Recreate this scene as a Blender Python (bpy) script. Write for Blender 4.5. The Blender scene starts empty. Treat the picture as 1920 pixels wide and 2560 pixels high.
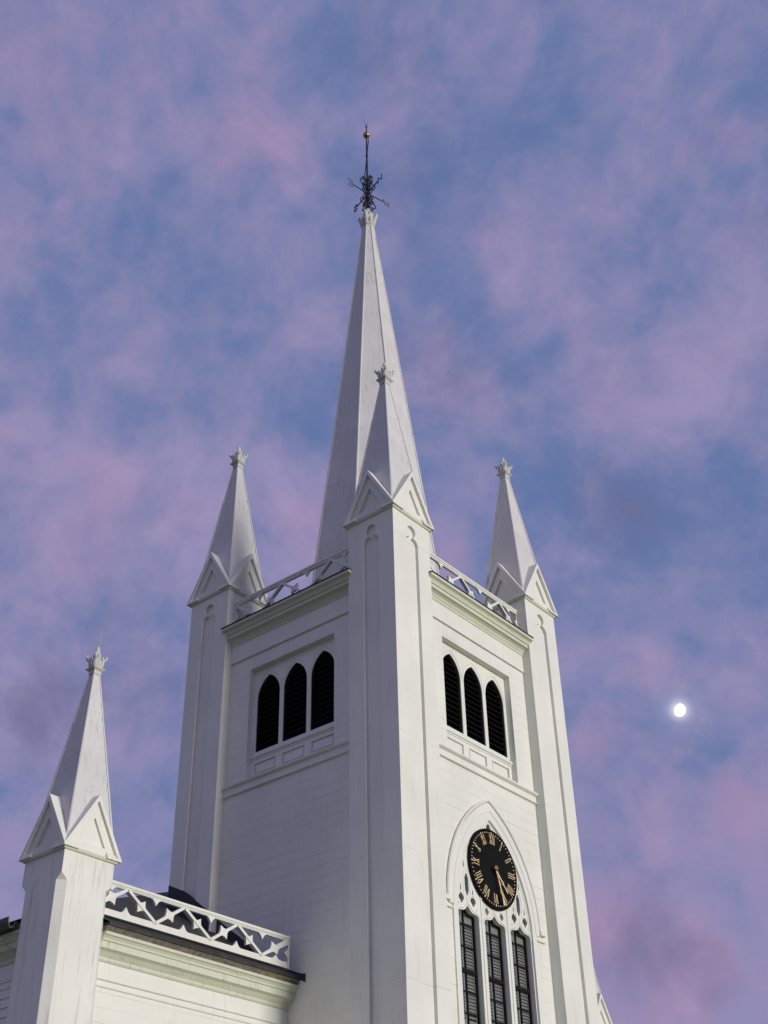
import bpy, math, random
from mathutils import Vector, Matrix, Quaternion
random.seed(7)
sc = bpy.context.scene
COL = sc.collection
R = math.radians
# ------------------------------------------------------------------ camera
CX, CY, CZ = -20.49734, -16.93654, -12.97758
YAW, PITCH, ROLL, FPX = 0.89099, 0.62147, -0.02409, 3095.59348
cd = bpy.data.cameras.new('camera')
cam = bpy.data.objects.new('camera', cd)
COL.objects.link(cam)
fw = Vector((math.cos(PITCH)*math.sin(YAW), math.cos(PITCH)*math.cos(YAW), math.sin(PITCH)))
r0 = Vector((math.cos(YAW), -math.sin(YAW), 0)); u0 = r0.cross(fw)
rt = r0*math.cos(ROLL)+u0*math.sin(ROLL); up = -r0*math.sin(ROLL)+u0*math.cos(ROLL)
cam.matrix_world = Matrix(((rt.x, up.x, -fw.x, CX), (rt.y, up.y, -fw.y, CY), (rt.z, up.z, -fw.z, CZ), (0, 0, 0, 1)))
cd.sensor_fit = 'HORIZONTAL'; cd.sensor_width = 36.0; cd.lens = 36.0*FPX/1920.0
cd.clip_start = 0.1; cd.clip_end = 20000
sc.camera = cam
# ------------------------------------------------------------------ view
sc.view_settings.view_transform = 'Standard'
sc.view_settings.look = 'None'
sc.view_settings.exposure = 0.0
sc.view_settings.gamma = 1.0
# ------------------------------------------------------------------ sun (soft glow of the bright evening horizon)
SUN_AZ = Vector((math.sin(R(3)), -math.cos(R(3)), 0)); SUN_EL = R(9)
sl = bpy.data.lights.new('evening_sun', 'SUN'); so = bpy.data.objects.new('evening_sun', sl); COL.objects.link(so)
sl.energy = 2.5; sl.angle = R(15); sl.color = (1.0, 0.96, 0.885)
d = (SUN_AZ*math.cos(SUN_EL)+Vector((0, 0, math.sin(SUN_EL)))).normalized()
so.rotation_euler = d.to_track_quat('Z', 'Y').to_euler()
# ------------------------------------------------------------------ world: dusk sky with thin pink cloud
W = bpy.data.worlds.new('World'); sc.world = W; W.use_nodes = True
nt = W.node_tree; N = nt.nodes; L = nt.links
for n in list(N): N.remove(n)
BL= [(0.4136, 0.4486, 0.7923, 1098.8783, 1.0), (0.3386, 0.6165, 0.7108, 1705.2141, 0.8), (0.3922, 0.6913, 0.6068, 6797.8375, 1.0), (0.4719, 0.6528, 0.5926, 2423.2068, 1.0), (0.5348, 0.6224, 0.5715, 1829.7677, 0.8), (0.5945, 0.5621, 0.575, 2935.7153, 1.1), (0.4782, 0.6908, 0.5423, 1304.1888, 0.8), (0.2762, 0.5238, 0.8058, 697.2455, 0.6), (0.6173, 0.1901, 0.7634, 1467.6012, 0.9), (0.7192, 0.2288, 0.656, 2134.6969, 0.8), (0.5802, 0.3406, 0.7399, 1901.1093, 0.6), (0.6967, 0.3204, 0.6418, 1095.6813, 0.8), (0.6807, 0.489, 0.5455, 4011.1023, 1.0), (0.8041, 0.3885, 0.45, 6417.1218, 0.8), (0.8613, 0.3558, 0.3629, 2786.3132, 1.0), (0.8717, 0.4325, 0.2303, 1539.6026, 1.2), (0.8359, 0.4698, 0.2839, 4723.4883, 1.3), (0.8784, 0.3999, 0.2618, 3787.8385, 0.6), (0.6313, 0.3174, 0.7076, 1291.6228, 0.4), (0.5158, 0.7817, 0.3507, 2760.8536, 0.7), (0.5685, 0.7106, 0.4144, 2470.9793, 0.6), (0.7963, 0.4392, 0.416, 3215.7528, 0.7), (0.6217, 0.4374, 0.6497, 2271.882, 0.5), (0.5405, 0.3315, 0.7733, 4340.6551, 0.2), (0.5134, 0.5002, 0.6973, 1818.062, 0.3), (0.3225, 0.5527, 0.7685, 1410.4118, 0.4), (0.49, 0.378, 0.7855, 4312.5879, 0.4), (0.5279, 0.2852, 0.8, 1135.1322, -0.9), (0.5278, 0.3349, 0.7806, 2450.1135, -0.6), (0.3676, 0.631, 0.6832, 1372.8268, -1.0), (0.454, 0.5397, 0.7089, 896.4375, -0.9), (0.5478, 0.5357, 0.6426, 1789.3207, -1.0), (0.6132, 0.3915, 0.6861, 2319.8344, -1.0), (0.5779, 0.4001, 0.7113, 4124.5232, -0.8), (0.6983, 0.4064, 0.5892, 1233.0253, -1.0), (0.7628, 0.2771, 0.5843, 1687.1872, -0.9), (0.4697, 0.6126, 0.6356, 1880.9619, -0.8), (0.5052, 0.7786, 0.3723, 7060.3757, -1.0), (0.8158, 0.3529, 0.4582, 4600.7528, -0.7), (0.846, 0.3474, 0.4044, 4815.4381, -0.7), (0.4117, 0.3571, 0.8385, 2037.7784, -0.3), (0.5283, 0.229, 0.8176, 1021.1501, -0.7), (0.456, 0.566, 0.6868, 1877.554, -0.6), (0.5491, 0.6634, 0.5083, 2363.262, -0.3), (0.6338, 0.2228, 0.7407, 2659.4998, -0.3), (0.7582, 0.3781, 0.5311, 1920.7913, -0.3), (0.5612, 0.705, 0.4337, 4371.6079, -0.2), (0.8843, 0.4106, 0.2224, 5292.8841, -0.3), (0.6676, 0.2701, 0.6938, 2542.9189, 0.2)]
GR= [(0.5056, 0.7434, 0.4378, 972.7514, 1.0), (0.8517, 0.4494, 0.2695, 1227.4081, 1.0), (0.8799, 0.4079, 0.2438, 2320.5822, 0.6), (0.6776, 0.1932, 0.7096, 2194.7188, 0.4), (0.6087, 0.4263, 0.6691, 1209.9335, 0.7), (0.5007, 0.7601, 0.4142, 2095.6285, 0.8), (0.7381, 0.3602, 0.5705, 1287.2316, 0.5), (0.5331, 0.6823, 0.5002, 1064.5824, 0.4), (0.4534, 0.3239, 0.8304, 837.8492, 0.2)]

def nd(t, **k):
    n = N.new(t)
    for a, b in k.items(): setattr(n, a, b)
    return n
def mth(op, a, b=None, c=None):
    n = nd('ShaderNodeMath', operation=op)
    for i, x in enumerate((a, b, c)):
        if x is None: continue
        if isinstance(x, (int, float)): n.inputs[i].default_value = x
        else: L.new(x, n.inputs[i])
    return n.outputs[0]
tc = nd('ShaderNodeTexCoord')
wn = nd('ShaderNodeTexNoise'); wn.inputs['Scale'].default_value = 7; wn.inputs['Detail'].default_value = 5; wn.inputs['Roughness'].default_value = .6
L.new(tc.outputs['Generated'], wn.inputs['Vector'])
ws = nd('ShaderNodeVectorMath', operation='SUBTRACT'); L.new(wn.outputs['Color'], ws.inputs[0]); ws.inputs[1].default_value = (.5, .5, .5)
wm = nd('ShaderNodeVectorMath', operation='MULTIPLY_ADD'); L.new(ws.outputs[0], wm.inputs[0]); wm.inputs[1].default_value = (.085,)*3
L.new(tc.outputs['Generated'], wm.inputs[2])
wv = nd('ShaderNodeVectorMath', operation='NORMALIZE'); L.new(wm.outputs[0], wv.inputs[0])
def lobes(T):
    acc = None
    for (x, y, z, k, w) in T:
        dn = nd('ShaderNodeVectorMath', operation='DOT_PRODUCT'); L.new(wv.outputs[0], dn.inputs[0]); dn.inputs[1].default_value = (x, y, z)
        e = mth('EXPONENT', mth('MULTIPLY_ADD', dn.outputs['Value'], k, -k))
        acc = mth('MULTIPLY', e, w) if acc is None else mth('MULTIPLY_ADD', e, w, acc)
    return acc
def noise(scale, det, rough, stretch=(1, 1, 1), off=(0, 0, 0)):
    mp = nd('ShaderNodeMapping'); mp.inputs['Scale'].default_value = stretch; mp.inputs['Location'].default_value = off
    L.new(tc.outputs['Generated'], mp.inputs['Vector'])
    n = nd('ShaderNodeTexNoise'); n.inputs['Scale'].default_value = scale; n.inputs['Detail'].default_value = det; n.inputs['Roughness'].default_value = rough
    L.new(mp.outputs[0], n.inputs['Vector']); return n.outputs['Fac']
pinkness = lobes(BL); greyness = lobes(GR)
def s2l(c): return tuple(((x/255+.055)/1.055)**2.4 if x/255 > .04 else x/255/12.92 for x in c)+(1,)
def wisp(scale, off, det=8, rough=.60, dist=.4):
    """streaky cloud texture, drawn out along one heading across the sky"""
    mp = nd('ShaderNodeMapping'); mp.vector_type = 'TEXTURE'
    mp.inputs['Rotation'].default_value = (R(18), R(-34), R(52)); mp.inputs['Scale'].default_value = (2.3, 1, 1); mp.inputs['Location'].default_value = off
    L.new(tc.outputs['Generated'], mp.inputs['Vector'])
    n = nd('ShaderNodeTexNoise'); n.inputs['Scale'].default_value = scale; n.inputs['Detail'].default_value = det
    n.inputs['Roughness'].default_value = rough; n.inputs['Distortion'].default_value = dist
    L.new(mp.outputs[0], n.inputs['Vector']); return n.outputs['Fac']
def smooth(x, a, b_):
    n = nd('ShaderNodeMapRange', interpolation_type='SMOOTHSTEP'); L.new(x, n.inputs[0]); n.inputs[1].default_value = a; n.inputs[2].default_value = b_
    return n.outputs[0]
def mixc(f, a, b_):
    n = nd('ShaderNodeMix', data_type='RGBA'); L.new(f, n.inputs[0])
    for k_, x in ((6, a), (7, b_)):
        if isinstance(x, tuple): n.inputs[k_].default_value = x
        else: L.new(x, n.inputs[k_])
    return n.outputs[2]
wA = wisp(7.5, (0, 0, 0)); wB = wisp(17, (2, 1, 4)); wC = wisp(3.2, (5, 3, 1), 5, .5); wD = wisp(40, (1, 2, 8), 5, .6)
sz_ = nd('ShaderNodeSeparateXYZ'); L.new(tc.outputs['Generated'], sz_.inputs[0])
low = mth('SUBTRACT', 1.0, smooth(sz_.outputs['Z'], .18, .50))
v = mth('MULTIPLY_ADD', mth('SUBTRACT', wA, .5), 1.7, mth('MULTIPLY_ADD', pinkness, .30, .53))
v = mth('MULTIPLY_ADD', mth('SUBTRACT', wB, .5), 1.35, v)
v = mth('MULTIPLY_ADD', mth('SUBTRACT', wD, .5), .5, mth('MULTIPLY_ADD', low, .35, v))
col = mixc(smooth(v, .02, .95), s2l((101, 122, 172)), s2l((147, 142, 185)))
p_ = mth('MULTIPLY_ADD', mth('SUBTRACT', wB, .5), 1.3, mth('MULTIPLY_ADD', pinkness, .55, mth('MULTIPLY_ADD', mth('SUBTRACT', wC, .5), 1.0, -.02)))
p_ = mth('MULTIPLY_ADD', low, .30, p_)
col = mixc(mth('MULTIPLY', smooth(p_, .0, 1.25), .85), col, s2l((174, 140, 178)))
hv = mth('MULTIPLY_ADD', mth('SUBTRACT', wB, .5), 1.6, mth('MULTIPLY_ADD', mth('SUBTRACT', wA, .5), 1.6, mth('MULTIPLY_ADD', pinkness, .25, -.05)))
col = mixc(mth('MULTIPLY', smooth(hv, .05, .8), .6), col, s2l((176, 162, 202)))
# grey-mauve undersides of thicker cloud
gq = mth('MULTIPLY_ADD', mth('SUBTRACT', wA, .5), -1.6, mth('MULTIPLY_ADD', greyness, .72, mth('MULTIPLY_ADD', mth('SUBTRACT', wC, .5), -.8, .02)))
col = mixc(mth('MULTIPLY', smooth(gq, .1, 1.0), .8), col, s2l((114, 108, 148)))
gm_out = col
# height: a little darker blue to the zenith, and dimmer thin cloud low down
sep = nd('ShaderNodeSeparateXYZ'); L.new(tc.outputs['Generated'], sep.inputs[0])
mr = nd('ShaderNodeMapRange'); L.new(sep.outputs['Z'], mr.inputs[0]); mr.inputs[1].default_value = .15; mr.inputs[2].default_value = .9
mr.inputs[3].default_value = .91; mr.inputs[4].default_value = .90
zs = nd('ShaderNodeVectorMath', operation='SCALE'); L.new(gm_out, zs.inputs[0]); L.new(mr.outputs[0], zs.inputs['Scale'])
# thin cloud lit up round the moon
MOON = Vector((0.82149226, 0.37424508, 0.43022214)).normalized()
dn = nd('ShaderNodeVectorMath', operation='DOT_PRODUCT'); L.new(tc.outputs['Generated'], dn.inputs[0]); dn.inputs[1].default_value = MOON
g1 = mth('MULTIPLY', mth('EXPONENT', mth('MULTIPLY_ADD', dn.outputs['Value'], 52000, -52000)), .6)
g2 = mth('MULTIPLY_ADD', mth('EXPONENT', mth('MULTIPLY_ADD', dn.outputs['Value'], 9000, -9000)), .08, g1)
gl = nd('ShaderNodeCombineColor'); L.new(g2, gl.inputs[0]); L.new(mth('MULTIPLY', g2, .93), gl.inputs[1]); L.new(mth('MULTIPLY', g2, .88), gl.inputs[2])
ad = nd('ShaderNodeVectorMath', operation='ADD'); L.new(zs.outputs[0], ad.inputs[0]); L.new(gl.outputs[0], ad.inputs[1])
# the clear dusk sky itself
sky = nd('ShaderNodeTexSky', sky_type='NISHITA'); sky.sun_disc = False; sky.sun_elevation = SUN_EL; sky.sun_rotation = math.atan2(SUN_AZ.x, SUN_AZ.y)
b1 = nd('ShaderNodeBackground'); L.new(ad.outputs[0], b1.inputs[0]); b1.inputs[1].default_value = 1.0
b2 = nd('ShaderNodeBackground'); L.new(sky.outputs[0], b2.inputs[0]); b2.inputs[1].default_value = 0.006
asd = nd('ShaderNodeAddShader'); L.new(b1.outputs[0], asd.inputs[0]); L.new(b2.outputs[0], asd.inputs[1])
wo = nd('ShaderNodeOutputWorld'); L.new(asd.outputs[0], wo.inputs[0])
# ------------------------------------------------------------------ materials
class NT:
    def __init__(s, name):
        s.m = bpy.data.materials.new(name); s.m.use_nodes = True; s.t = s.m.node_tree; s.N = s.t.nodes; s.L = s.t.links
        s.b = s.N['Principled BSDF']; s.tc = s.N.new('ShaderNodeTexCoord')
    def math(s, op, a, b=None, c=None, clamp=False):
        n = s.N.new('ShaderNodeMath'); n.operation = op; n.use_clamp = clamp
        for i, x in enumerate((a, b, c)):
            if x is None: continue
            if isinstance(x, (int, float)): n.inputs[i].default_value = x
            else: s.L.new(x, n.inputs[i])
        return n.outputs[0]
    def noise(s, scale, det=4, rough=.5, stretch=(1, 1, 1), off=(0, 0, 0)):
        mp = s.N.new('ShaderNodeMapping'); mp.inputs['Scale'].default_value = stretch; mp.inputs['Location'].default_value = off
        s.L.new(s.tc.outputs['Object'], mp.inputs['Vector'])
        n = s.N.new('ShaderNodeTexNoise'); n.inputs['Scale'].default_value = scale; n.inputs['Detail'].default_value = det; n.inputs['Roughness'].default_value = rough
        s.L.new(mp.outputs[0], n.inputs['Vector']); return n.outputs['Fac']
    def rng(s, x, a, b, c=0, d=1):
        n = s.N.new('ShaderNodeMapRange'); s.L.new(x, n.inputs[0])
        for i, q in enumerate((a, b, c, d)): n.inputs[i+1].default_value = q
        return n.outputs[0]
    def mix(s, f, a, b):
        n = s.N.new('ShaderNodeMix'); n.data_type = 'RGBA'
        for i, x in ((0, f), (6, a), (7, b)):
            if isinstance(x, (int, float, tuple)): n.inputs[i].default_value = x if not isinstance(x, tuple) else (x+(1,) if len(x) == 3 else x)
            else: s.L.new(x, n.inputs[i])
        return n.outputs[2]
    def bump(s, h, st, dist=.01):
        n = s.N.new('ShaderNodeBump'); n.inputs['Strength'].default_value = st; n.inputs['Distance'].default_value = dist
        s.L.new(h, n.inputs['Height']); s.L.new(n.outputs[0], s.b.inputs['Normal'])

def paint(name, base=(.82, .82, .74), siding=0, streak=0., grime=.25, rough=.55, warp=0., stain=(.20, .20, .17), vert=0):
    t = NT(name); b = t.b; b.inputs['Roughness'].default_value = rough
    b.inputs['Specular IOR Level'].default_value = .3
    big = t.noise(.7, 5, .6); col = t.mix(t.rng(big, .35, .7), tuple(x*.90 for x in base), base)
    fine = t.noise(22, 4, .6); col = t.mix(t.rng(fine, .3, .75, .0, .10), col, tuple(x*.72 for x in base))
    # run-off marks, long in z
    st = t.noise(3.2, 6, .68, (4.5, 4.5, .35)); st2 = t.noise(1.1, 3, .5, off=(5, 2, 1))
    sm = t.math('MULTIPLY', t.rng(st, .53, .72), t.rng(st2, .38, .62))
    col = t.mix(t.math('MULTIPLY', sm, grime), col, tuple(x*.45 for x in base))
    h = t.math('MULTIPLY', fine, .25)
    if streak:
        s1 = t.noise(6, 7, .75, (3.2, 3.2, .28), (1, 7, 3)); s2 = t.noise(.9, 3, .5, off=(9, 3, 4))
        k = t.math('MULTIPLY', t.rng(s1, .56, .66), t.rng(s2, .42, .60))
        col = t.mix(t.math('MULTIPLY', k, streak), col, stain)
    if vert:
        sp = t.N.new('ShaderNodeSeparateXYZ'); t.L.new(t.tc.outputs['Object'], sp.inputs[0])
        s1 = t.noise(9, 5, .7, (2.4, 2.4, .10), (4, 1, 3))
        col = t.mix(t.math('MULTIPLY', t.rng(s1, .55, .66), vert), col, (.30, .28, .27))
    if siding:
        sp = t.N.new('ShaderNodeSeparateXYZ'); t.L.new(t.tc.outputs['Object'], sp.inputs[0])
        z = t.math('DIVIDE', sp.outputs['Z'], siding); fr = t.math('FRACT', t.math('ADD', z, 200))
        row = t.math('FLOOR', t.math('ADD', z, 200))
        line = t.rng(fr, .0, .011/siding, 1, 0)
        cmb = t.N.new('ShaderNodeCombineXYZ'); t.L.new(sp.outputs['X'], cmb.inputs[0]); t.L.new(sp.outputs['Y'], cmb.inputs[1]); t.L.new(t.math('MULTIPLY', row, 7.31), cmb.inputs[2])
        n = t.N.new('ShaderNodeTexNoise'); n.inputs['Scale'].default_value = .9; n.inputs['Detail'].default_value = 4; n.inputs['Roughness'].default_value = .7
        t.L.new(cmb.outputs[0], n.inputs['Vector'])
        lm = t.math('MULTIPLY', line, t.rng(n.outputs['Fac'], .44, .62))
        col = t.mix(t.math('MULTIPLY', lm, .58), col, (.10, .10, .11))
        h = t.math('SUBTRACT', h, t.math('MULTIPLY', line, 1.2))
        h = t.math('ADD', h, t.math('MULTIPLY', fr, .35))
    t.L.new(col, b.inputs['Base Color'])
    t.bump(h, .35, .008)
    return t.m

def flat(name, c, rough=.5, metal=0, var=.25, scale=8, spec=.5):
    t = NT(name); b = t.b; b.inputs['Roughness'].default_value = rough; b.inputs['Metallic'].default_value = metal
    b.inputs['Specular IOR Level'].default_value = spec
    n = t.noise(scale, 5, .6); t.L.new(t.mix(t.rng(n, .3, .7), tuple(x*(1-var) for x in c), tuple(min(1, x*(1+var)) for x in c)), b.inputs['Base Color'])
    t.bump(n, .15, .005); return t.m

M_wall = paint('white_painted_siding', siding=.235, grime=.28)
M_trim = paint('white_painted_trim', grime=.45, rough=.5)
M_pier = paint('white_painted_pier_boards', siding=2.35, grime=.28)
M_spire = paint('white_weathered_spire', base=(.68, .67, .65), grime=.55, streak=.75, vert=.16)
M_pin = paint('white_weathered_pinnacle', base=(.69, .68, .66), grime=.45, streak=.8, stain=(.17, .15, .14))
M_fin = paint('white_weathered_finial', base=(.60, .595, .55), grime=.7, streak=.6)
M_corn = paint('white_cornice_algae_and_shade', base=(.68, .70, .55), grime=.5, streak=.55, stain=(.22, .24, .14))  # base tint paints the greenish underside shade; streaks are algae stains
M_pier2 = paint('white_cracked_pier_boards', grime=.25, vert=.42)
M_roof = flat('black_roofing', (.016, .016, .017), .9, var=.4, scale=5, spec=.2)
M_flash = flat('black_tar_flashing', (.022, .024, .034), .7, var=.3)
M_lou = flat('black_louver_paint', (.004, .0045, .004), .6, var=.2, spec=.12)
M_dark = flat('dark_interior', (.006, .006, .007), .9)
M_iron = flat('black_wrought_iron', (.012, .010, .022), .55, 0, .2)
M_gold = flat('aged_gold_leaf', (.42, .27, .10), .38, .9, .2)
M_dull = flat('dull_worn_gilding', (.20, .15, .13), .6, .2, .2)
M_sash = flat('black_sash_paint', (.008, .007, .008), .6, var=.2, spec=.15)
M_shut = flat('pale_grey_shutter', (.21, .22, .19), .55, var=.12)
M_num = flat('gold_numeral_paint', (.86, .66, .36), .5, .0, .12, 30)
M_dial = flat('black_clock_dial', (.006, .006, .007), .8, var=.3, scale=3, spec=.12)
M_gut = flat('dark_weathered_gutter', (.07, .07, .065), .6, var=.4)
M_brown = flat('bare_weathered_eave_board', (.17, .15, .11), .8, var=.5, scale=14)
M_wire = flat('pale_cable', (.42, .40, .34), .6, var=.1)
# shingles
t = NT('dark_roof_shingles'); t.b.inputs['Roughness'].default_value = .85
br = t.N.new('ShaderNodeTexBrick'); mp = t.N.new('ShaderNodeMapping'); mp.inputs['Scale'].default_value = (1, 1, 1)
t.L.new(t.tc.outputs['Object'], mp.inputs[0]); t.L.new(mp.outputs[0], br.inputs[0])
br.inputs['Color1'].default_value = (.030, .029, .027, 1); br.inputs['Color2'].default_value = (.050, .048, .042, 1); br.inputs['Mortar'].default_value = (.01, .01, .01, 1)
br.inputs['Scale'].default_value = 5; br.inputs['Mortar Size'].default_value = .012; br.inputs['Brick Width'].default_value = .9; br.inputs['Row Height'].default_value = .35
t.L.new(br.outputs[0], t.b.inputs['Base Color']); t.bump(br.outputs['Fac'], -.4, .02); M_shin = t.m
# glass: thin reflective pane
t = NT('window_glass'); t.N.remove(t.b)
gl_ = t.N.new('ShaderNodeBsdfGlossy'); gl_.inputs['Roughness'].default_value = .03; tr_ = t.N.new('ShaderNodeBsdfTransparent')
lw = t.N.new('ShaderNodeLayerWeight'); lw.inputs[0].default_value = .5
mx = t.N.new('ShaderNodeMixShader'); t.L.new(t.math('MULTIPLY_ADD', t.math('POWER', lw.outputs[1], 4), .6, .05), mx.inputs[0]); t.L.new(tr_.outputs[0], mx.inputs[1]); t.L.new(gl_.outputs[0], mx.inputs[2])
t.L.new(mx.outputs[0], t.N['Material Output'].inputs[0]); M_glass = t.m
# moon
t = NT('moon_light'); t.N.remove(t.b); em = t.N.new('ShaderNodeEmission'); em.inputs[0].default_value = (1, .98, .97, 1); em.inputs[1].default_value = 3.0
t.L.new(em.outputs[0], t.N['Material Output'].inputs[0]); M_moon = t.m
# ground
t = NT('lawn_ground'); n = t.noise(.15, 6, .6); t.L.new(t.mix(t.rng(n, .3, .7), (.10, .13, .045), (.17, .19, .08)), t.b.inputs['Base Color']); t.b.inputs['Roughness'].default_value = .95
M_lawn = t.m
t = NT('green_bounce_ground'); n = t.noise(2, 8, .7); t.L.new(t.mix(t.rng(n, .3, .7), (.17, .20, .09), (.25, .27, .13)), t.b.inputs['Base Color']); t.b.inputs['Roughness'].default_value = .9  # invented ground colour, chosen to bounce greenish light up to the soffits
t.bump(n, .4, .03); M_bounce = t.m

# ------------------------------------------------------------------ mesh helpers
class MB:
    def __init__(s): s.v = []; s.f = []
    def add(s, vs, fs, mat=None):
        o = len(s.v)
        s.v += [tuple(mat @ Vector(p)) if mat is not None else tuple(p) for p in vs]
        s.f += [tuple(i+o for i in q) for q in fs]; return s
    def box(s, x0, x1, y0, y1, z0, z1, mat=None):
        vs = [(x, y, z) for z in (z0, z1) for y in (y0, y1) for x in (x0, x1)]
        return s.add(vs, [(0, 2, 3, 1), (4, 5, 7, 6), (0, 1, 5, 4), (1, 3, 7, 5), (3, 2, 6, 7), (2, 0, 4, 6)], mat)
    def loft(s, rings, mat=None, cap=True):
        n = len(rings[0]); vs = [p for r_ in rings for p in r_]; fs = []
        for i in range(len(rings)-1):
            for j in range(n):
                k = (j+1) % n; fs.append((i*n+j, i*n+k, (i+1)*n+k, (i+1)*n+j))
        if cap: fs.append(tuple(range(n-1, -1, -1))); fs.append(tuple((len(rings)-1)*n+j for j in range(n)))
        return s.add(vs, fs, mat)
    def prism(s, poly, y0, y1, mat=None):
        """poly in (u,z) at front y0, extruded to y1"""
        return s.loft([[(u, y0, z) for u, z in poly], [(u, y1, z) for u, z in poly]], mat)
    def tube(s, path, rad, n=8, mat=None, flat=1.0, closed=False):
        P = [Vector(p) for p in path]; m = len(P)
        if isinstance(rad, (int, float)): rad = [rad]*m
        rings = []; prev = None
        for i in range(m):
            if closed: a, b = P[i-1], P[(i+1) % m]
            else: a, b = P[max(i-1, 0)], P[min(i+1, m-1)]
            tg = (b-a).normalized()
            if prev is None:
                x = tg.orthogonal().normalized() if abs(tg.z) > .99 else tg.cross(Vector((0, 0, 1))).normalized()
            else:
                x = (prev-tg*prev.dot(tg)).normalized()
            prev = x; y = tg.cross(x)
            rings.append([tuple(P[i]+(x*math.cos(2*math.pi*j/n)*flat+y*math.sin(2*math.pi*j/n))*rad[i]) for j in range(n)])
        if closed: rings.append(rings[0])
        return s.loft(rings, mat, cap=not closed)
    def lathe(s, prof, n=16, mat=None, rot=0, c=(0, 0)):
        return s.loft([[(c[0]+r_*math.cos(rot+2*math.pi*j/n), c[1]+r_*math.sin(rot+2*math.pi*j/n), z) for j in range(n)] for r_, z in prof], mat)
    def sweep(s, path, prof, closed_path=False):
        """path: xy points, outward = right of travel; prof: (offset,z) closed polygon; mitred"""
        P = [Vector(p) for p in path]; rings = []
        for i, p in enumerate(P):
            def nrm(a, b):
                d_ = (b-a).normalized(); return Vector((d_.y, -d_.x))
            if i == 0: n_ = nrm(P[0], P[1]); k = 1
            elif i == len(P)-1: n_ = nrm(P[-2], P[-1]); k = 1
            else:
                a, b = nrm(P[i-1], p), nrm(p, P[i+1]); n_ = (a+b).normalized(); k = 1/max(.3, n_.dot(a))
            rings.append([(p.x+n_.x*o*k, p.y+n_.y*o*k, z) for o, z in prof])
        return s.loft(rings)
    def mesh(s, me):
        return s.add([tuple(v.co) for v in me.vertices], [tuple(p.vertices) for p in me.polygons])
    def build(s, name, mat, parent=None, smooth=False, bevel=0):
        me = bpy.data.meshes.new(name); me.from_pydata(s.v, [], s.f); me.validate(); me.update()
        import bmesh
        bm = bmesh.new(); bm.from_mesh(me); bmesh.ops.recalc_face_normals(bm, faces=bm.faces); bm.to_mesh(me); bm.free()
        me.materials.append(mat)
        if smooth:
            for p in me.polygons: p.use_smooth = True
        o = bpy.data.objects.new(name, me); COL.objects.link(o)
        if parent: o.parent = parent
        if bevel:
            md = o.modifiers.new('bevel', 'BEVEL'); md.width = bevel; md.segments = 2; md.limit_method = 'ANGLE'; md.angle_limit = R(40)
        return o

def plate(outer, holes, y0, y1, mb=None, mat=None):
    """flat board with openings: (u,z) outlines, between y0 (front) and y1"""
    cu = bpy.data.curves.new('tmp', 'CURVE'); cu.dimensions = '2D'; cu.fill_mode = 'BOTH'
    for pl in [outer]+list(holes):
        sp = cu.splines.new('POLY'); sp.points.add(len(pl)-1)
        for p, (u, z) in zip(sp.points, pl): p.co = (u, z, 0, 1)
        sp.use_cyclic_u = True
    cu.extrude = abs(y1-y0)/2
    ob = bpy.data.objects.new('tmp', cu)
    me = bpy.data.meshes.new_from_object(ob)
    yc = (y0+y1)/2
    T = Matrix(((1, 0, 0, 0), (0, 0, 1, yc), (0, 1, 0, 0), (0, 0, 0, 1)))
    if mat is not None: T = mat @ T
    mb = mb or MB()
    mb.add([tuple(v.co) for v in me.vertices], [tuple(p.vertices) for p in me.polygons], T)
    bpy.data.objects.remove(ob); bpy.data.curves.remove(cu); bpy.data.meshes.remove(me)
    return mb

def rect(u0, u1, z0, z1): return [(u0, z0), (u1, z0), (u1, z1), (u0, z1)]
def arch(c, w, zb, zs_, za, n=10):
    """pointed arch outline centred c, half-width w, bottom zb, springing zs_, apex za"""
    h = za-zs_; Rr = (w*w+h*h)/(2*w); th = math.asin(min(1, h/Rr)) if h < Rr else math.pi-math.asin(h/Rr)
    th = math.atan2(h, Rr-w) if Rr > w else math.pi/2
    if zb is None: pts = []
    else: pts = [(c-w, zb), (c+w, zb)]
    right = [(c+w-Rr+Rr*math.cos(th*i/n), zs_+Rr*math.sin(th*i/n)) for i in range(n+1)]
    left = [(2*c-u, z) for u, z in reversed(right[:-1])]
    return pts+right+left
def circ(c, z, r_, n=16, a0=0, a1=2*math.pi): return [(c+r_*math.cos(a0+(a1-a0)*i/n), z+r_*math.sin(a0+(a1-a0)*i/n)) for i in range(n)]
def thing(name, label, cat, loc=(0, 0, 0), group=None):
    o = bpy.data.objects.new(name, None); COL.objects.link(o); o.location = loc; o.empty_display_size = .2
    o['label'] = label; o['category'] = cat
    if group: o['group'] = group
    return o
def struct(o): o['kind'] = 'structure'; return o
def RZ(a): return Matrix.Rotation(a, 4, 'Z')
def dup(o, parent=None, rz=None, loc=None):
    c = o.copy(); COL.objects.link(c); c.parent = parent if parent else o.parent
    if rz is not None: c.rotation_euler = (0, 0, rz)
    if loc is not None: c.location = loc
    for ch in list(o.children):
        g = ch.copy(); COL.objects.link(g); g.parent = c
    return c

# ------------------------------------------------------------------ ground
GZ = -14.6
g = MB(); g.add([(-900, -900, GZ), (900, -900, GZ), (900, 900, GZ), (-900, 900, GZ)], [(0, 1, 2, 3)]); struct(g.build('ground', M_lawn))
g = MB(); g.add([(-40, -45, GZ+.004), (40, -45, GZ+.004), (40, 4, GZ+.004), (-40, 4, GZ+.004)], [(0, 1, 2, 3)]); struct(g.build('bounce_ground', M_bounce))  # unseen patch before the church, added as a light reflector

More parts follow.
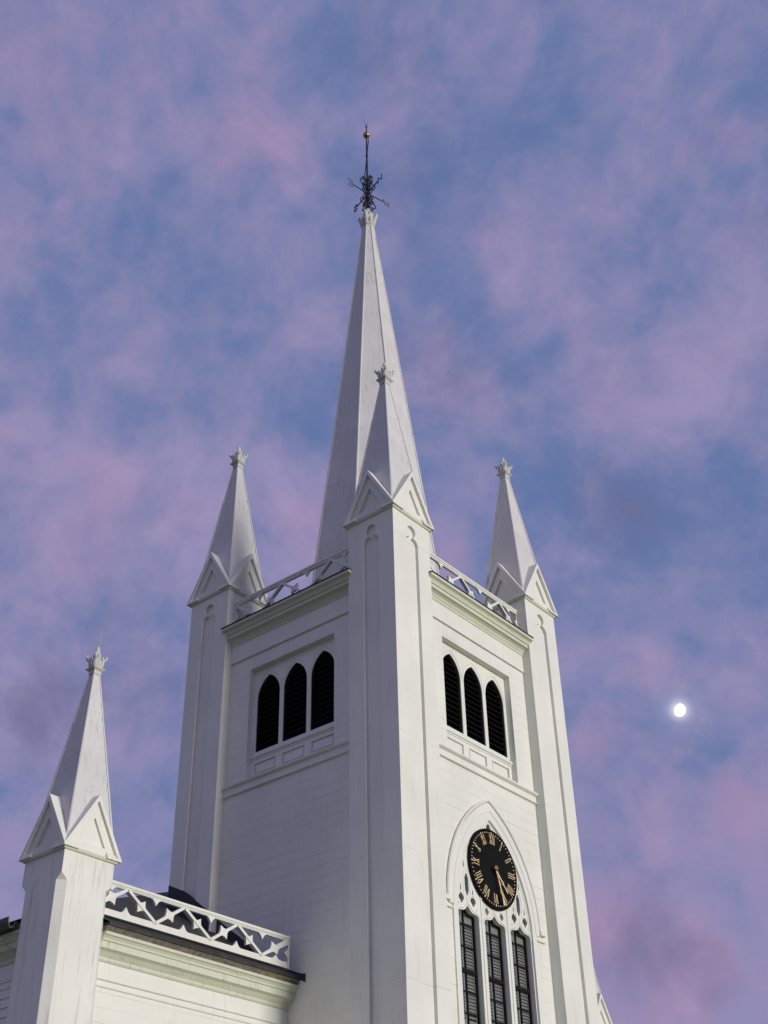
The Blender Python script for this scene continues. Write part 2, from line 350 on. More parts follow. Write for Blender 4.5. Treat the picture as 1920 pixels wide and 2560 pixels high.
H, P0, PW = 2.954, 3.2, 1.288
PH = PW/2; PC = P0-PH; IN = P0-PW
church = thing('church', 'white wooden Gothic church with a square clock tower, octagonal spire and corner pinnacles', 'church')
ANG = {'S': 0, 'W': -math.pi/2, 'N': math.pi, 'E': math.pi/2}

# ---- tower walls
def wall_plate(big):
    holes = [rect(-1.28, 1.28, -2.06, .64)]
    if big: holes.append(arch(0, 1.27, -10.4, -5.30, -3.23, 16))
    return plate(rect(-2.2, 2.2, GZ, 1.7), holes, -H, -H+.34)
wS = wall_plate(True).build('tower_wall', M_wall, church)
wW = wall_plate(False).build('tower_wall', M_wall, church); wW.rotation_euler.z = ANG['W']
for s_ in 'NE':
    c = wW.copy(); COL.objects.link(c); c.rotation_euler.z = ANG[s_]
# ---- belfry openings: recessed board, three pointed louvers, sill, panelled apron
def make_belfry():
    o = thing('belfry_window', 'x', 'x'); del o['label']; del o['category']; o.parent = church
    yb = -H+.15
    holes = [arch(c, .35, -1.39, -.10, .43, 12) for c in (-.82, 0, .82)]
    fr = plate(rect(-1.28, 1.28, -1.50, .64), holes, yb, yb+.09)
    for c in (-.82, 0, .82):
        pts = arch(c, .405, None, -.08, .53, 12)
        fr.tube([(u, yb, z) for u, z in pts], .014, 6)
    fr.build('frame', M_trim, o)
    for c in (-.82, 0, .82):
        l = MB(); z = -1.37
        while z < .40:
            zz = max(0, z+.10-(-.10)); w_ = .345
            if z+.13 > -.10:
                h_ = .53; Rr = (.35**2+h_*h_)/.7; q = z+.12+.10
                w_ = max(.02, .35-Rr+math.sqrt(max(0, Rr*Rr-q*q)))
            w_ = min(.349, w_+.03)
            l.loft([[(c-w_, yb+.03, z), (c-w_, yb+.045, z+.005), (c-w_, yb+.145, z+.145), (c-w_, yb+.13, z+.14)],
                    [(c+w_, yb+.03, z), (c+w_, yb+.045, z+.005), (c+w_, yb+.145, z+.145), (c+w_, yb+.13, z+.14)]])
            z += .128
        l.tube([(u, yb+.04, z) for u, z in [(c+.335, -1.39)]+arch(c, .335, None, -.10, .41, 12)+[(c-.335, -1.39)]], .024, 6)
        l.build('louver', M_lou, o)
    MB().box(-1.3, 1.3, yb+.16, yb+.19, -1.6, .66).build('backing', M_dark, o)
    s_ = MB(); s_.box(-1.278, 1.278, yb-.055, yb+.01, -1.535, -1.475); s_.box(-1.278, 1.278, yb-.03, yb+.01, -1.575, -1.536)
    s_.build('sill', M_trim, o, bevel=.008)
    a = plate(rect(-1.28, 1.28, -2.06, -1.575), [rect(c-.32, c+.32, -1.93, -1.66) for c in (-.84, 0, .84)], yb-.012, yb+.03)
    a.box(-1.28, 1.28, yb+.03, yb+.06, -2.06, -1.5)
    for c in (-.84, 0, .84):
        a.box(c-.27, c+.27, yb+.005, yb+.03, -1.885, -1.705)
    a.build('apron_panel', M_trim, o)
    return o
b0 = make_belfry()
for s_ in 'WNE': dup(b0, rz=ANG[s_])
# ---- horizontal mouldings per side
def side_part(name, mb, mat, sides='SWNE', **k):
    o = mb.build(name, mat, church, **k)
    o.rotation_euler.z = ANG[sides[0]]
    for s_ in sides[1:]:
        c = o.copy(); COL.objects.link(c); c.rotation_euler.z = ANG[s_]
    return o
def run(prof, hw, base=H):
    m_ = MB(); m_.loft([[(-hw, -base-o, z) for o, z in prof], [(hw, -base-o, z) for o, z in prof]]); return m_
side_part('string_course', run([(-.05, -2.31), (.035, -2.31), (.055, -2.30), (.055, -2.285), (.035, -2.275), (.035, -2.15), (.06, -2.14), (.10, -2.115), (.105, -2.08), (.0, -2.055), (-.05, -2.055)], IN+.03), M_trim)
fr = run([(-.05, .985), (.02, .985), (.035, .975), (.045, .985), (.045, 1.01), (.03, 1.015), (.03, 1.45), (-.05, 1.45)], IN+.03)
side_part('frieze', fr, M_trim)
side_part('cornice', run([(-.02, 1.42), (.04, 1.42), (.055, 1.44), (.055, 1.47), (.08, 1.50), (.10, 1.54), (.15, 1.57), (.20, 1.58), (.20, 1.665), (.225, 1.667), (.235, 1.70), (.26, 1.745), (.30, 1.765), (.325, 1.772), (.33, 1.835), (-.02, 1.835)], 1.985), M_corn)
MB().box(-2.9, 2.9, -2.9, 2.9, 1.72, 1.86).build('tower_roof', M_roof, church)
side_part('roof_edge', run([(-.06, 1.836), (.345, 1.836), (.35, 1.858), (-.06, 1.90)], 1.992), M_roof)
# ---- corner piers with sunk keyhole panels
def keyhole(c=0):
    hw = .215; zb = -11.2
    pts = [(c-hw, zb), (c+hw, zb), (c+hw, 2.33)]
    pts += [(c+hw-.145+.145*math.cos(a), 2.33+.15*math.sin(a)) for a in [R(x) for x in (20, 45, 70)]]
    pts += [(c+.062, 2.49)]
    pts += [(c+.14*math.cos(a), 2.65+.14*math.sin(a)) for a in [R(x) for x in range(-55, 236, 15)]]
    pts += [(c-.062, 2.49)]
    pts += [(c-hw+.145-.145*math.cos(a), 2.33+.15*math.sin(a)) for a in [R(x) for x in (70, 45, 20)]]
    pts += [(c-hw, 2.33)]
    return pts
def make_pier(sx, sy):
    m_ = MB(); D = .072; m_.box(-PH+D, PH-D, -PH+D, PH-D, GZ, 3.0)
    for s_ in 'SNWE':
        out = (s_ == 'S' and sy < 0) or (s_ == 'N' and sy > 0) or (s_ == 'W' and sx < 0) or (s_ == 'E' and sx > 0)
        hw = PH if s_ in 'SN' else PH-D
        plate(rect(-hw, hw, GZ, 3.02), [keyhole()] if out else [], -PH, -PH+D, m_, RZ(ANG[s_]))
    o = m_.build('corner_pier', M_pier, church); o.location = (sx*PC, sy*PC, 0); return o
for sx, sy in ((-1, -1), (-1, 1), (1, -1), (1, 1)): make_pier(sx, sy)
# ---- pinnacle: pyramid with four small gables and a leafy finial (origin at the eave)
def make_pinnacle():
    o = bpy.data.objects.new('pinnacle', None); COL.objects.link(o); o.parent = church; o.empty_display_size = .2
    h = PH+.065; gA = 1.235
    py = MB(); b_, t_, zt = .625, .075, 4.30
    sq = lambda a, z: [(-a, -a, z), (a, -a, z), (a, a, z), (-a, a, z)]
    py.loft([sq(b_, -.03), sq(t_, zt)])
    for i, (sx, sy) in enumerate(((-1, -1), (1, -1), (1, 1), (-1, 1))):
        py.tube([(sx*b_, sy*b_, .0), (sx*t_, sy*t_, zt)], [.030, .020], 6)
    py.build('pyramid_roof', M_pin, o)
    for k in range(4):
        gmb = MB(); T = RZ(k*math.pi/2)
        sl_ = gA/h
        # rakes
        wd = .072
        outer = [(-h-.03, -.03), (-h+.02, -.03), (-h+.06, .0), (0, gA-wd*2.0), (h-.06, 0), (h-.02, -.03), (h+.03, -.03), (h+.03, .0), (0, gA), (-h-.03, .0)]
        gmb.prism(outer, -h-.025, -.36, T)
        fld = [(-h+.05, .0), (h-.05, .0), (0, gA-.11)]
        plate(fld, [[(-.33, .17), (.33, .17), (0, .74)]], -h+.045, -h+.10, gmb, T)
        gmb.prism([(-.6, .02), (.6, .02), (0, 1.03)], -h+.10, -.2, T)
        gmb.build('gable', M_trim, o)
    e_ = MB()
    e_.loft([sq(PH+.004, -.075), sq(PH+.03, -.07), sq(PH+.05, -.035), sq(PH+.055, .002)])
    e_.build('eave_moulding', M_corn, o)
    f = MB(); z = 0.0
    f.loft([sq(.115, z-.01), sq(.12, z), sq(.12, z+.09), sq(.125, z+.10), sq(.19, z+.155), sq(.19, z+.175), sq(.12, z+.20)])
    f.lathe([(.105, z+.19), (.125, z+.22), (.145, z+.30), (.15, z+.38), (.13, z+.46), (.09, z+.51), (.085, z+.53), (.105, z+.575), (.10, z+.63), (.075, z+.70), (.06, z+.75), (.05, z+.82), (.035, z+.87), (.012, z+.885)], 10)
    for k in range(4):
        T = RZ(k*math.pi/2+math.pi/4)
        f.tube([(.11, 0, z+.19), (.15, 0, z+.27), (.165, 0, z+.36), (.185, 0, z+.42), (.235, 0, z+.455), (.27, 0, z+.50), (.265, 0, z+.555), (.235, 0, z+.575)], [.05, .055, .05, .045, .036, .032, .028, .012], 8, T, flat=1.3)
        f.tube([(.14, 0, z+.36), (.17, 0, z+.46), (.175, 0, z+.53), (.15, 0, z+.56)], [.04, .036, .028, .014], 7, T, flat=1.2)
        T = RZ(k*math.pi/2)
        f.tube([(.12, 0, z+.20), (.145, 0, z+.30), (.15, 0, z+.38), (.14, 0, z+.43)], [.025, .04, .036, .015], 7, T, flat=1.5)
        f.tube([(.085, 0, z+.50), (.105, 0, z+.58), (.09, 0, z+.66)], [.02, .034, .015], 7, T, flat=1.4)
    f.v = [(x*.83, y*.83, q*.83+zt-.01) for x, y, q in f.v]
    f.build('finial', M_fin, o)
    return o
pin0 = make_pinnacle(); pin0.location = (-PC, -PC, 3.05)
for sx, sy in ((-1, 1), (1, -1), (1, 1)): dup(pin0, loc=(sx*PC, sy*PC, 3.05))
# ---- spire
def spR(z): return 2.0897-.11145*z
oc = lambda r_, z, a0=22.5: [(r_*math.cos(R(a0+45*j)), r_*math.sin(R(a0+45*j)), z) for j in range(8)]
m_ = MB(); m_.loft([oc(spR(z), z) for z in (1.8, 6, 10, 14, 17.05)])
for j in range(8):
    a = R(22.5+45*j)
    m_.tube([(spR(z)*math.cos(a), spR(z)*math.sin(a), z) for z in (1.8, 17.05)], [.036, .018], 6)
m_.build('spire', M_spire, church)
m_ = MB(); m_.loft([oc(.22, 16.98), oc(.235, 17.0), oc(.25, 17.06), oc(.25, 17.10), oc(.285, 17.13), oc(.285, 17.17), oc(.25, 17.20), oc(.24, 17.28), oc(.255, 17.42), oc(.225, 17.56), oc(.17, 17.68), oc(.11, 17.84), oc(.07, 17.97), oc(.05, 18.03)])
for j in range(8):
    T = RZ(R(22.5+45*j)); big = 1 if j % 2 == 0 else .0
    if big: m_.tube([(.20, 0, 17.18), (.25, 0, 17.32), (.28, 0, 17.42), (.33, 0, 17.50), (.365, 0, 17.58), (.355, 0, 17.65), (.32, 0, 17.67)], [.06, .075, .07, .055, .048, .036, .02], 8, T, flat=1.3)
    else: m_.tube([(.22, 0, 17.2), (.25, 0, 17.32), (.255, 0, 17.42), (.24, 0, 17.48)], [.04, .06, .055, .02], 7, T, flat=1.4)
    m_.tube([(.17, 0, 17.58), (.18, 0, 17.66), (.15, 0, 17.75), (.12, 0, 17.80)], [.035, .045, .036, .015], 7, T, flat=1.3)
m_.v = [(x*.80, y*.80, z) for x, y, z in m_.v]
m_.build('spire_crown', M_fin, church)
# ---- railings with cusped zig-zag bracing
def cusped(A, B, C, spike, wd, n=9):
    """triangular opening with a thorn at the middle of each side"""
    pts = []; V = [Vector(A), Vector(B), Vector(C)]; ctr = (V[0]+V[1]+V[2])/3
    for i in range(3):
        a, b = V[i], V[(i+1) % 3]; d_ = (b-a); ln = d_.length; d_.normalize()
        nr = Vector((-d_.y, d_.x)); nr = nr if nr.dot(ctr-a) > 0 else -nr
        w_ = wd/ln
        ts = [.0]+[.5-w_+2*w_*j/(2*n) for j in range(2*n+1)]
        for tt in ts:
            q = max(0, 1-abs(tt-.5)/w_); pts.append(tuple(a+d_*ln*tt+nr*spike*q**2.1))
    return pts
def railing(xs, z0, z1, bot, top, y, th, x0, x1, first_top=True, dw=.07, spike=.115):
    """xs: zig-zag nodes alternating top/bottom"""
    zb, zt = z0+bot, z1-top; holes = []
    up_ = first_top
    nodes = [(x, zt if (i % 2 == 0) == first_top else zb) for i, x in enumerate(xs)]
    o = MB()
    for i in range(len(nodes)-2):
        a, b, c = nodes[i], nodes[i+1], nodes[i+2]
        s_ = 1 if b[1] > a[1] else -1   # b is the tip
        g_ = dw*.62
        holes.append(cusped((a[0]+g_*1.25, a[1]+.012*s_), (c[0]-g_*1.25, c[1]+.012*s_), (b[0], b[1]-s_*dw*.62), spike, .125))
    a, b = nodes[0], nodes[1]
    if a[0]-x0 < .02 or True:
        s_ = 1 if b[1] < a[1] else -1
    plate([(x0, z0), (x1, z0), (x1, z1), (x0, z1)], holes+ends(nodes, zb, zt, x0, x1, dw), y-th/2, y+th/2, o)
    for a, b in zip(nodes[:-1], nodes[1:]):      # raised battens on both faces of each brace
        d_ = Vector((b[0]-a[0], b[1]-a[1])).normalized(); n_ = Vector((-d_.y, d_.x))*.026
        p = [(a[0]+n_.x, a[1]+n_.y), (b[0]+n_.x, b[1]+n_.y), (b[0]-n_.x, b[1]-n_.y), (a[0]-n_.x, a[1]-n_.y)]
        o.prism(p, y-th/2-.018, y+th/2+.018)
    o.box(x0, x1, y-th/2-.03, y+th/2+.03, z1-.032, z1+.012)
    o.box(x0, x1, y-th/2-.014, y+th/2+.014, z1-top*.9, z1-.033)
    return o
def ends(nodes, zb, zt, x0, x1, dw):
    out = []
    for (a, b, xe, sg) in ((nodes[0], nodes[1], x0, 1), (nodes[-1], nodes[-2], x1, -1)):
        # triangle between the end post and the first brace
        s_ = 1 if b[1] > a[1] else -1
        far = zb if s_ < 0 else zt
        A = (xe+sg*.03, a[1]+s_*dw*1.5); B = (xe+sg*.03, b[1]-s_*.012); C_ = (b[0]-sg*dw*1.15, b[1]-s_*.012)
        if abs(C_[0]-A[0]) > .25: out.append(cusped(A, B, C_, .085, .13))
    return out
pit = 2*IN/5
rl = railing([-IN+.02]+[-IN+pit*i for i in range(1, 5)]+[IN-.02], 1.93, 2.70, .10, .085, -2.905, .05, -IN, IN, dw=.06, spike=.12)
side_part('railing', rl, M_trim)
# ---- south arched window: casing, tracery, three sashes with shutters behind
win = bpy.data.objects.new('arched_window', None); COL.objects.link(win); win.parent = church
def band(out_, in_, y0, y1): return plate(out_, [in_], y0, y1)
inA = arch(0, 1.27, -10.4, -5.30, -3.23, 20); outA = arch(0, 1.52, -10.6, -5.18, -2.86, 20)
cs = MB()
oA = arch(0, 1.53, None, -5.22, -2.85, 20); iA = arch(0, 1.268, None, -5.30, -3.235, 20)
# casing as one polygon ring: down the outside, up the inside
ring = [(1.53, -5.30)]+oA+[(-1.53, -5.30), (-1.42, -5.30), (-1.42, -10.5), (-1.268, -10.5), (-1.268, -5.30)]+list(reversed(iA))[1:-1]+[(1.268, -5.30), (1.268, -10.5), (1.42, -10.5), (1.42, -5.30)]
plate(ring, [], -H-.035, -H+.01, cs)
cs.build('casing', M_trim, win)
hm = MB(); hp = arch(0, 1.56, None, -5.20, -2.80, 24)
hm.tube([(u, -H-.035, z) for u, z in hp], .034, 8)
hp2 = arch(0, 1.40, None, -5.30, -3.03, 24); hm.tube([(u, -H-.035, z) for u, z in hp2], .014, 6)
for s_ in (-1, 1):
    a_, b_ = sorted((s_*1.53, s_*1.72)); hm.box(a_, b_, -H-.075, -H+.01, -5.27, -5.19)
    a_, b_ = sorted((s_*1.44, s_*1.73)); hm.box(a_, b_, -H-.045, -H+.01, -5.40, -5.372)
hm.build('hood_moulding', M_trim, win)
def quat(c, z, r_=.052, o_=.045, tilt=0):
    pts = []
    for k in range(4):
        a = math.pi/2*k+tilt; cx_, cz_ = c+o_*math.cos(a), z+o_*1.25*math.sin(a)
        for j in range(-3, 4):
            b = a+j*R(28); pts.append((cx_+r_*.78*math.cos(b), cz_+r_*math.sin(b)))
    return pts
def slot(c, z0, z1, w=.062):
    up_ = [(c+.032*math.cos(a), z1+.03*math.sin(a)) for a in [R(x) for x in range(-30, 211, 30)]]
    dn_ = [(c-.032*math.cos(a), z0-.03*math.sin(a)) for a in [R(x) for x in range(-30, 211, 30)]]
    return [(c+w, z0+.07), (c+w, z1-.07), (c+.045, z1-.03)]+up_+[(c-.045, z1-.03), (c-w, z1-.07), (c-w, z0+.07), (c-.045, z0+.03)]+dn_+[(c+.045, z0+.03)]
def lancet(c):
    L_ = [(.35, -5.43), (.345, -5.395), (.33, -5.368), (.30, -5.348), (.25, -5.338), (.20, -5.334), (.15, -5.328), (.105, -5.308), (.065, -5.278), (.03, -5.245), (0, -5.205)]
    return [(c-.35, -10.3), (c+.35, -10.3)]+[(c+u, z) for u, z in L_]+[(c-u, z) for u, z in reversed(L_[:-1])]
def tear(c, z, h_=.07, w=.018): return [(c-w, z-h_), (c, z-h_-.015), (c+w, z-h_), (c+w*.6, z+h_*.4), (c, z+h_), (c-w*.6, z+h_*.4)]
holes = [lancet(c) for c in (-.89, 0, .89)]
holes += [quat(c, -5.09) for c in (-1.085, -.70, .70, 1.085)]+[quat(c, -5.18, .038, .036) for c in (-.25, .25)]
holes += [slot(s_*.885, -4.98, -4.60) for s_ in (-1, 1)]
holes += [tear(s_*1.09, -4.87) for s_ in (-1, 1)]+[tear(s_*.70, -4.90, .05) for s_ in (-1, 1)]+[tear(s_*.955, -4.38, .07) for s_ in (-1, 1)]
holes += [circ(s_*u, z, .014, 8) for s_ in (-1, 1) for u, z in ((1.185, -5.22), (.60, -5.24))]
tf = []
for k in range(3):
    a = R(90+120*k)
    tf += [(.045*math.cos(a)+.042*math.cos(a+j*R(32)), -3.385+.05*math.sin(a)+.042*math.sin(a+j*R(32))) for j in range(-3, 4)]
holes.append(tf)
tb = [(-1.268, -10.38), (1.268, -10.38)]+arch(0, 1.268, None, -5.30, -3.232, 20)
tr = plate(tb, holes, -H+.012, -H+.11)
yt = -H+.012
for c in (-.89, 0, .89):
    og = [(.36, -10.2), (.385, -5.45), (.375, -5.38), (.34, -5.335), (.28, -5.305), (.20, -5.295), (.14, -5.275), (.085, -5.235), (.04, -5.185), (.0, -5.13)]
    for s_ in (-1, 1): tr.tube([(c+s_*u, yt, z) for u, z in og[1:]], .016, 6)
    if True:
        tr.tube([(c, yt, -5.19), (c, yt, -5.06)], .014, 6)
for s_ in (-1, 1):
    tr.tube([(s_*.445, yt-.002, -10.3), (s_*.445, yt-.002, -4.90)], .026, 8)
    for k in (-1, 1):
        x = s_*.885+k*.115
        tr.tube([(x, yt, -5.03), (x, yt, -4.66), (x-k*.03, yt, -4.56), (s_*.885, yt, -4.47)], .014, 6)
        tr.tube([(x, yt, -5.03), (x+k*.05, yt, -5.02), (x+k*.10, yt, -4.985)], .013, 6)
tr.tube([(u, yt, z) for u, z in arch(0, 1.22, None, -5.30, -3.30, 24)], .014, 6)
tr.build('tracery', M_trim, win)
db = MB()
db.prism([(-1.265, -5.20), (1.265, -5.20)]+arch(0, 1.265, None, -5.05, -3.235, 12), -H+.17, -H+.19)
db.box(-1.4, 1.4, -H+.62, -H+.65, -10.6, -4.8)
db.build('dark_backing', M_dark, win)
rv = MB()
for c in (-.89, 0, .89):
    for s_ in (-1, 1): rv.box(*sorted((c+s_*.351, c+s_*.42)), -H+.11, -H+.30, -10.3, -5.21)
    rv.box(c-.42, c+.42, -H+.11, -H+.30, -5.209, -5.17)
rv.build('reveal', M_trim, win)
ys = -H+.125
for c in (-.89, 0, .89):
    s_ = MB()
    for q in (-1, 1): s_.box(*sorted((c+q*.35, c+q*.31)), ys, ys+.035, -10.3, -5.215)
    s_.box(c-.309, c+.309, ys-.012, ys+.035, -6.455, -6.385)
    s_.box(c-.309, c+.309, ys, ys+.035, -5.26, -5.215)
    for z in (-5.55, -5.965, -6.80, -7.19, -7.60, -8.0, -8.45, -8.9, -9.35, -9.8): s_.box(c-.309, c+.309, ys+.008, ys+.03, z-.011, z+.011)
    s_.box(c-.012, c+.012, ys+.006, ys+.032, -10.3, -5.26)
    s_.build('sash', M_sash, win)
    p_ = MB(); p_.add([(c-.309, ys+.018, -10.3), (c+.309, ys+.018, -10.3), (c+.309, ys+.018, -5.26), (c-.309, ys+.018, -5.26)], [(0, 1, 2, 3)]); p_.build('window_pane', M_glass, win)
    for q in (-1, 1):
        sh = MB(); yz = ys+.045
        x0, x1 = (c-.345, c-.01) if q < 0 else (c+.01, c+.335)
        sh.box(x0, x0+.04, yz, yz+.03, -10.3, -5.2); sh.box(x1-.04, x1, yz, yz+.03, -10.3, -5.2)
        for z in (-5.45, -6.40, -7.35, -8.3, -9.3): sh.box(x0+.041, x1-.041, yz, yz+.03, z-.05, z+.05)
        z = -10.2
        while z < -5.22:
            if min(abs(z-k) for k in (-5.45, -6.40, -7.35, -8.3, -9.3)) > .07:
                sh.loft([[(x0+.041, yz+.000, z-.034), (x0+.041, yz+.004, z-.037), (x0+.041, yz+.030, z+.014), (x0+.041, yz+.026, z+.017)],
                         [(x1-.041, yz+.000, z-.034), (x1-.041, yz+.004, z-.037), (x1-.041, yz+.030, z+.014), (x1-.041, yz+.026, z+.017)]])
            z += .062
        sh.build('shutter', M_shut, win)

# ------------------------------------------------------------------ clock
CZc = -4.27
clk = thing('tower_clock', 'round black tower clock with gold Roman numerals in the arched window tracery', 'clock', (0, -H-.012, CZc))
m_ = MB(); nseg = 48; vs = [(0, -.012, 0)]; fs = []
for j in range(nseg):
    a = 2*math.pi*j/nseg; rr = .80; k = -.012 if j % 4 == 2 else (-.024 if j % 4 == 0 else -.018)
    vs.append((rr*math.sin(a), k-.012, rr*math.cos(a)))
for j in range(nseg): fs.append((0, 1+(j+1) % nseg, 1+j))
m_.add(vs, fs)
TY = Matrix.Rotation(R(90), 4, 'X')   # lathe axis -> -y
m_.lathe([(.70, .0), (.822, .0), (.824, .03), (.815, .045), (.80, .048), (.79, .034), (.70, .02)], 64, TY)
dial_mb = m_
yn = -.052
def stroke(m__, p, q, w):
    p, q = Vector(p), Vector(q); d_ = (q-p).normalized(); n_ = Vector((-d_.y, d_.x))*w/2
    m__.prism([tuple(p+n_), tuple(q+n_), tuple(q-n_), tuple(p-n_)], yn, yn+.035)
def glyphs(txt):
    """strokes in local (x, r) with r from 0 (inner/foot) to 1 (outer/head)"""
    wd = {'I': .052, 'V': .115, 'X': .12}; tot = sum(wd[c] for c in txt); x = -tot/2; out = []
    for c in txt:
        m0 = x+wd[c]/2; h_ = .2
        if c == 'I': out += [((m0, 0), (m0, h_), .012)]
        if c == 'V': out += [((m0-.04, h_), (m0, .0), .0155), ((m0+.038, h_), (m0+.004, .0), .011)]
        if c == 'X': out += [((m0-.04, h_), (m0+.04, 0), .0155), ((m0+.036, h_), (m0-.036, 0), .010)]
        for z in (0, h_):
            if c == 'V' and z == 0: continue
            out += [((m0-wd[c]*.36, z), (m0+wd[c]*.36, z), .006)]
        x += wd[c]
    return out
for i, tx in enumerate(['XII', 'I', 'II', 'III', 'IIII', 'V', 'VI', 'VII', 'VIII', 'IX', 'X', 'XI']):
    n_ = MB(); a = -2*math.pi*i/12; ca, sa = math.cos(a), math.sin(a)
    for (p, q, w) in glyphs(tx):
        f_ = lambda P: (P[0]*.86*ca-(P[1]*.92+.515)*sa, P[0]*.86*sa+(P[1]*.92+.515)*ca)
        stroke(n_, f_(p), f_(q), w)
    n_.build('numeral', M_num, clk)
n_ = MB()
for k in range(60):
    a = 2*math.pi*k/60; big = k % 5 == 0; w = .013 if big else .0085; l_ = .022 if big else .012
    c_ = Vector((math.sin(a), math.cos(a))); t_ = Vector((c_.y, -c_.x)); rr = .742
    n_.prism([tuple(c_*(rr-l_)+t_*w), tuple(c_*(rr-l_)-t_*w), tuple(c_*(rr+l_)-t_*w), tuple(c_*(rr+l_)+t_*w)], yn+.008, yn+.03)
nd_ = len(dial_mb.f); dial_mb.add(n_.v, n_.f)
do = dial_mb.build('dial', M_dial, clk); do.data.materials.append(M_num)
for p in do.data.polygons[nd_:]: p.material_index = 1
def hand(name, ang, ln, dz, yy, tipw):
    h_ = MB(); a = R(ang)
    def X(x, r_): return (x*math.cos(a)+r_*math.sin(a), -x*math.sin(a)+r_*math.cos(a))
    o = [(-.024, .03), (-.014, dz-.055), (-.042, dz), (-.013, dz+.055), (-.011, ln-.17), (-tipw, ln-.02), (0, ln), (tipw, ln-.02), (.011, ln-.17), (.013, dz+.055), (.042, dz), (.014, dz-.055), (.024, .03)]
    ho = [[(-.02, dz), (0, dz-.045), (.02, dz), (0, dz+.045)]]
    if name == 'minute_hand': ho.append([(-.012, .10), (.012, .10), (.006, .26), (-.006, .26)])
    plate([X(*p) for p in o], [[X(*p) for p in q] for q in ho], yy, yy+.010, h_)
    h_.build(name, M_num, clk)
hand('hour_hand', 137, .58, .335, -.085, .014); hand('minute_hand', 163, .745, .48, -.105, .034)
m_ = MB(); m_.lathe([(.05, .03), (.052, .085), (.06, .09), (.06, .118), (.045, .13), (.01, .135)], 20, TY); m_.build('hub', M_gold, clk, smooth=False)

# ------------------------------------------------------------------ weathervane
wv_ = thing('weathervane', 'black wrought iron weathervane with gold ball and compass letters on the spire top', 'weathervane', (0, 0, 17.9))
m_ = MB(); m_.tube([(0, 0, 0), (0, 0, 1.5), (0, 0, 2.7), (0, 0, 3.75), (0, 0, 4.3)], [.045, .038, .030, .026, .018], 8)
m_.lathe([(.05, 0), (.05, .08), (.04, .1)], 8); m_.lathe([(.04, 2.72), (.045, 2.76), (.04, 2.80)], 8); m_.lathe([(.02, 4.24), (.034, 4.27), (.034, 4.31), (.012, 4.34)], 8)
for s_ in (-1, 1): m_.tube([(0, 0, 4.32), (s_*.03, -s_*.02, 4.44), (s_*.08, -s_*.05, 4.60)], [.006, .005, .004], 5)
m_.build('rod', M_iron, wv_)
m_ = MB(); m_.lathe([(.115*math.sin(math.pi*i/14)+.001, 3.83-.115*math.cos(math.pi*i/14)) for i in range(15)], 20); m_.build('ball', M_gold, wv_, smooth=True)
zc = .85
m_ = MB(); av = R(45.5)
T = Matrix.Translation((0, 0, 2.75)) @ RZ(av)
m_.tube([(-.62, 0, 0), (1.0, 0, 0)], .013, 6, T)
m_.prism([(-.70, -.10), (-.60, 0), (-.70, .10), (-.38, .10), (-.28, 0), (-.38, -.10)], -.006, .006, T)
m_.prism([(.80, -.05), (1.08, 0), (.80, .05)], -.008, .008, T)
m_.build('arrow', M_iron, wv_)
GL = {'E': [((0, 0), (0, 1)), ((0, 0), (.7, 0)), ((0, .5), (.55, .5)), ((0, 1), (.7, 1))],
      'N': [((0, 0), (0, 1)), ((0, 1), (.75, 0)), ((.75, 0), (.75, 1))],
      'S': [((.7, .85), (.5, 1)), ((.5, 1), (.15, 1)), ((.15, 1), (0, .78)), ((0, .78), (.15, .55)), ((.15, .55), (.55, .45)), ((.55, .45), (.7, .22)), ((.7, .22), (.55, 0)), ((.55, 0), (.15, 0)), ((.15, 0), (0, .15))],
      'W': [((0, 1), (.22, 0)), ((.22, 0), (.45, .7)), ((.45, .7), (.68, 0)), ((.68, 0), (.9, 1))]}
for ang, ch in ((170, 'E'), (73, 'S'), (-17.5, 'W'), (-106.5, 'N')):
    T = Matrix.Translation((0, 0, zc)) @ RZ(R(ang))
    a = MB(); a.tube([(0, 0, 0), (.60, 0, 0), (.64, 0, 0)], [.024, .020, .018], 6, T)
    sp_ = lambda P: [(r_, 0, z) for r_, z in P]
    for s_ in (-1, 1):
        a.tube(sp_([(.03, .60*s_), (.14, .575*s_), (.25, .58*s_), (.30, .53*s_), (.29, .44*s_), (.23, .33*s_), (.17, .22*s_), (.15, .13*s_), (.10, .09*s_), (.06, .14*s_), (.06, .23*s_), (.11, .29*s_), (.17, .30*s_), (.20, .35*s_), (.18, .41*s_), (.13, .41*s_), (.115, .37*s_)]), .019, 5, T)
        a.tube(sp_([(.03, .50*s_), (.07, .42*s_), (.05, .30*s_), (.02, .2*s_)]), .016, 5, T)
        a.tube(sp_([(.02, .55*s_), (.06, .66*s_), (.12, .73*s_), (.18, .73*s_), (.205, .68*s_), (.18, .635*s_), (.145, .65*s_)]), .019, 5, T)
    ar = a.build('compass_arm', M_iron, wv_)
    l_ = MB()
    for p, q in GL[ch]:
        l_.tube([(.62+p[0]*.27, 0, -.13+p[1]*.26), (.62+q[0]*.27, 0, -.13+q[1]*.26)], .017, 5, T)
    l_.build('compass_letter', M_dull if ch in 'EW' else M_iron, ar)

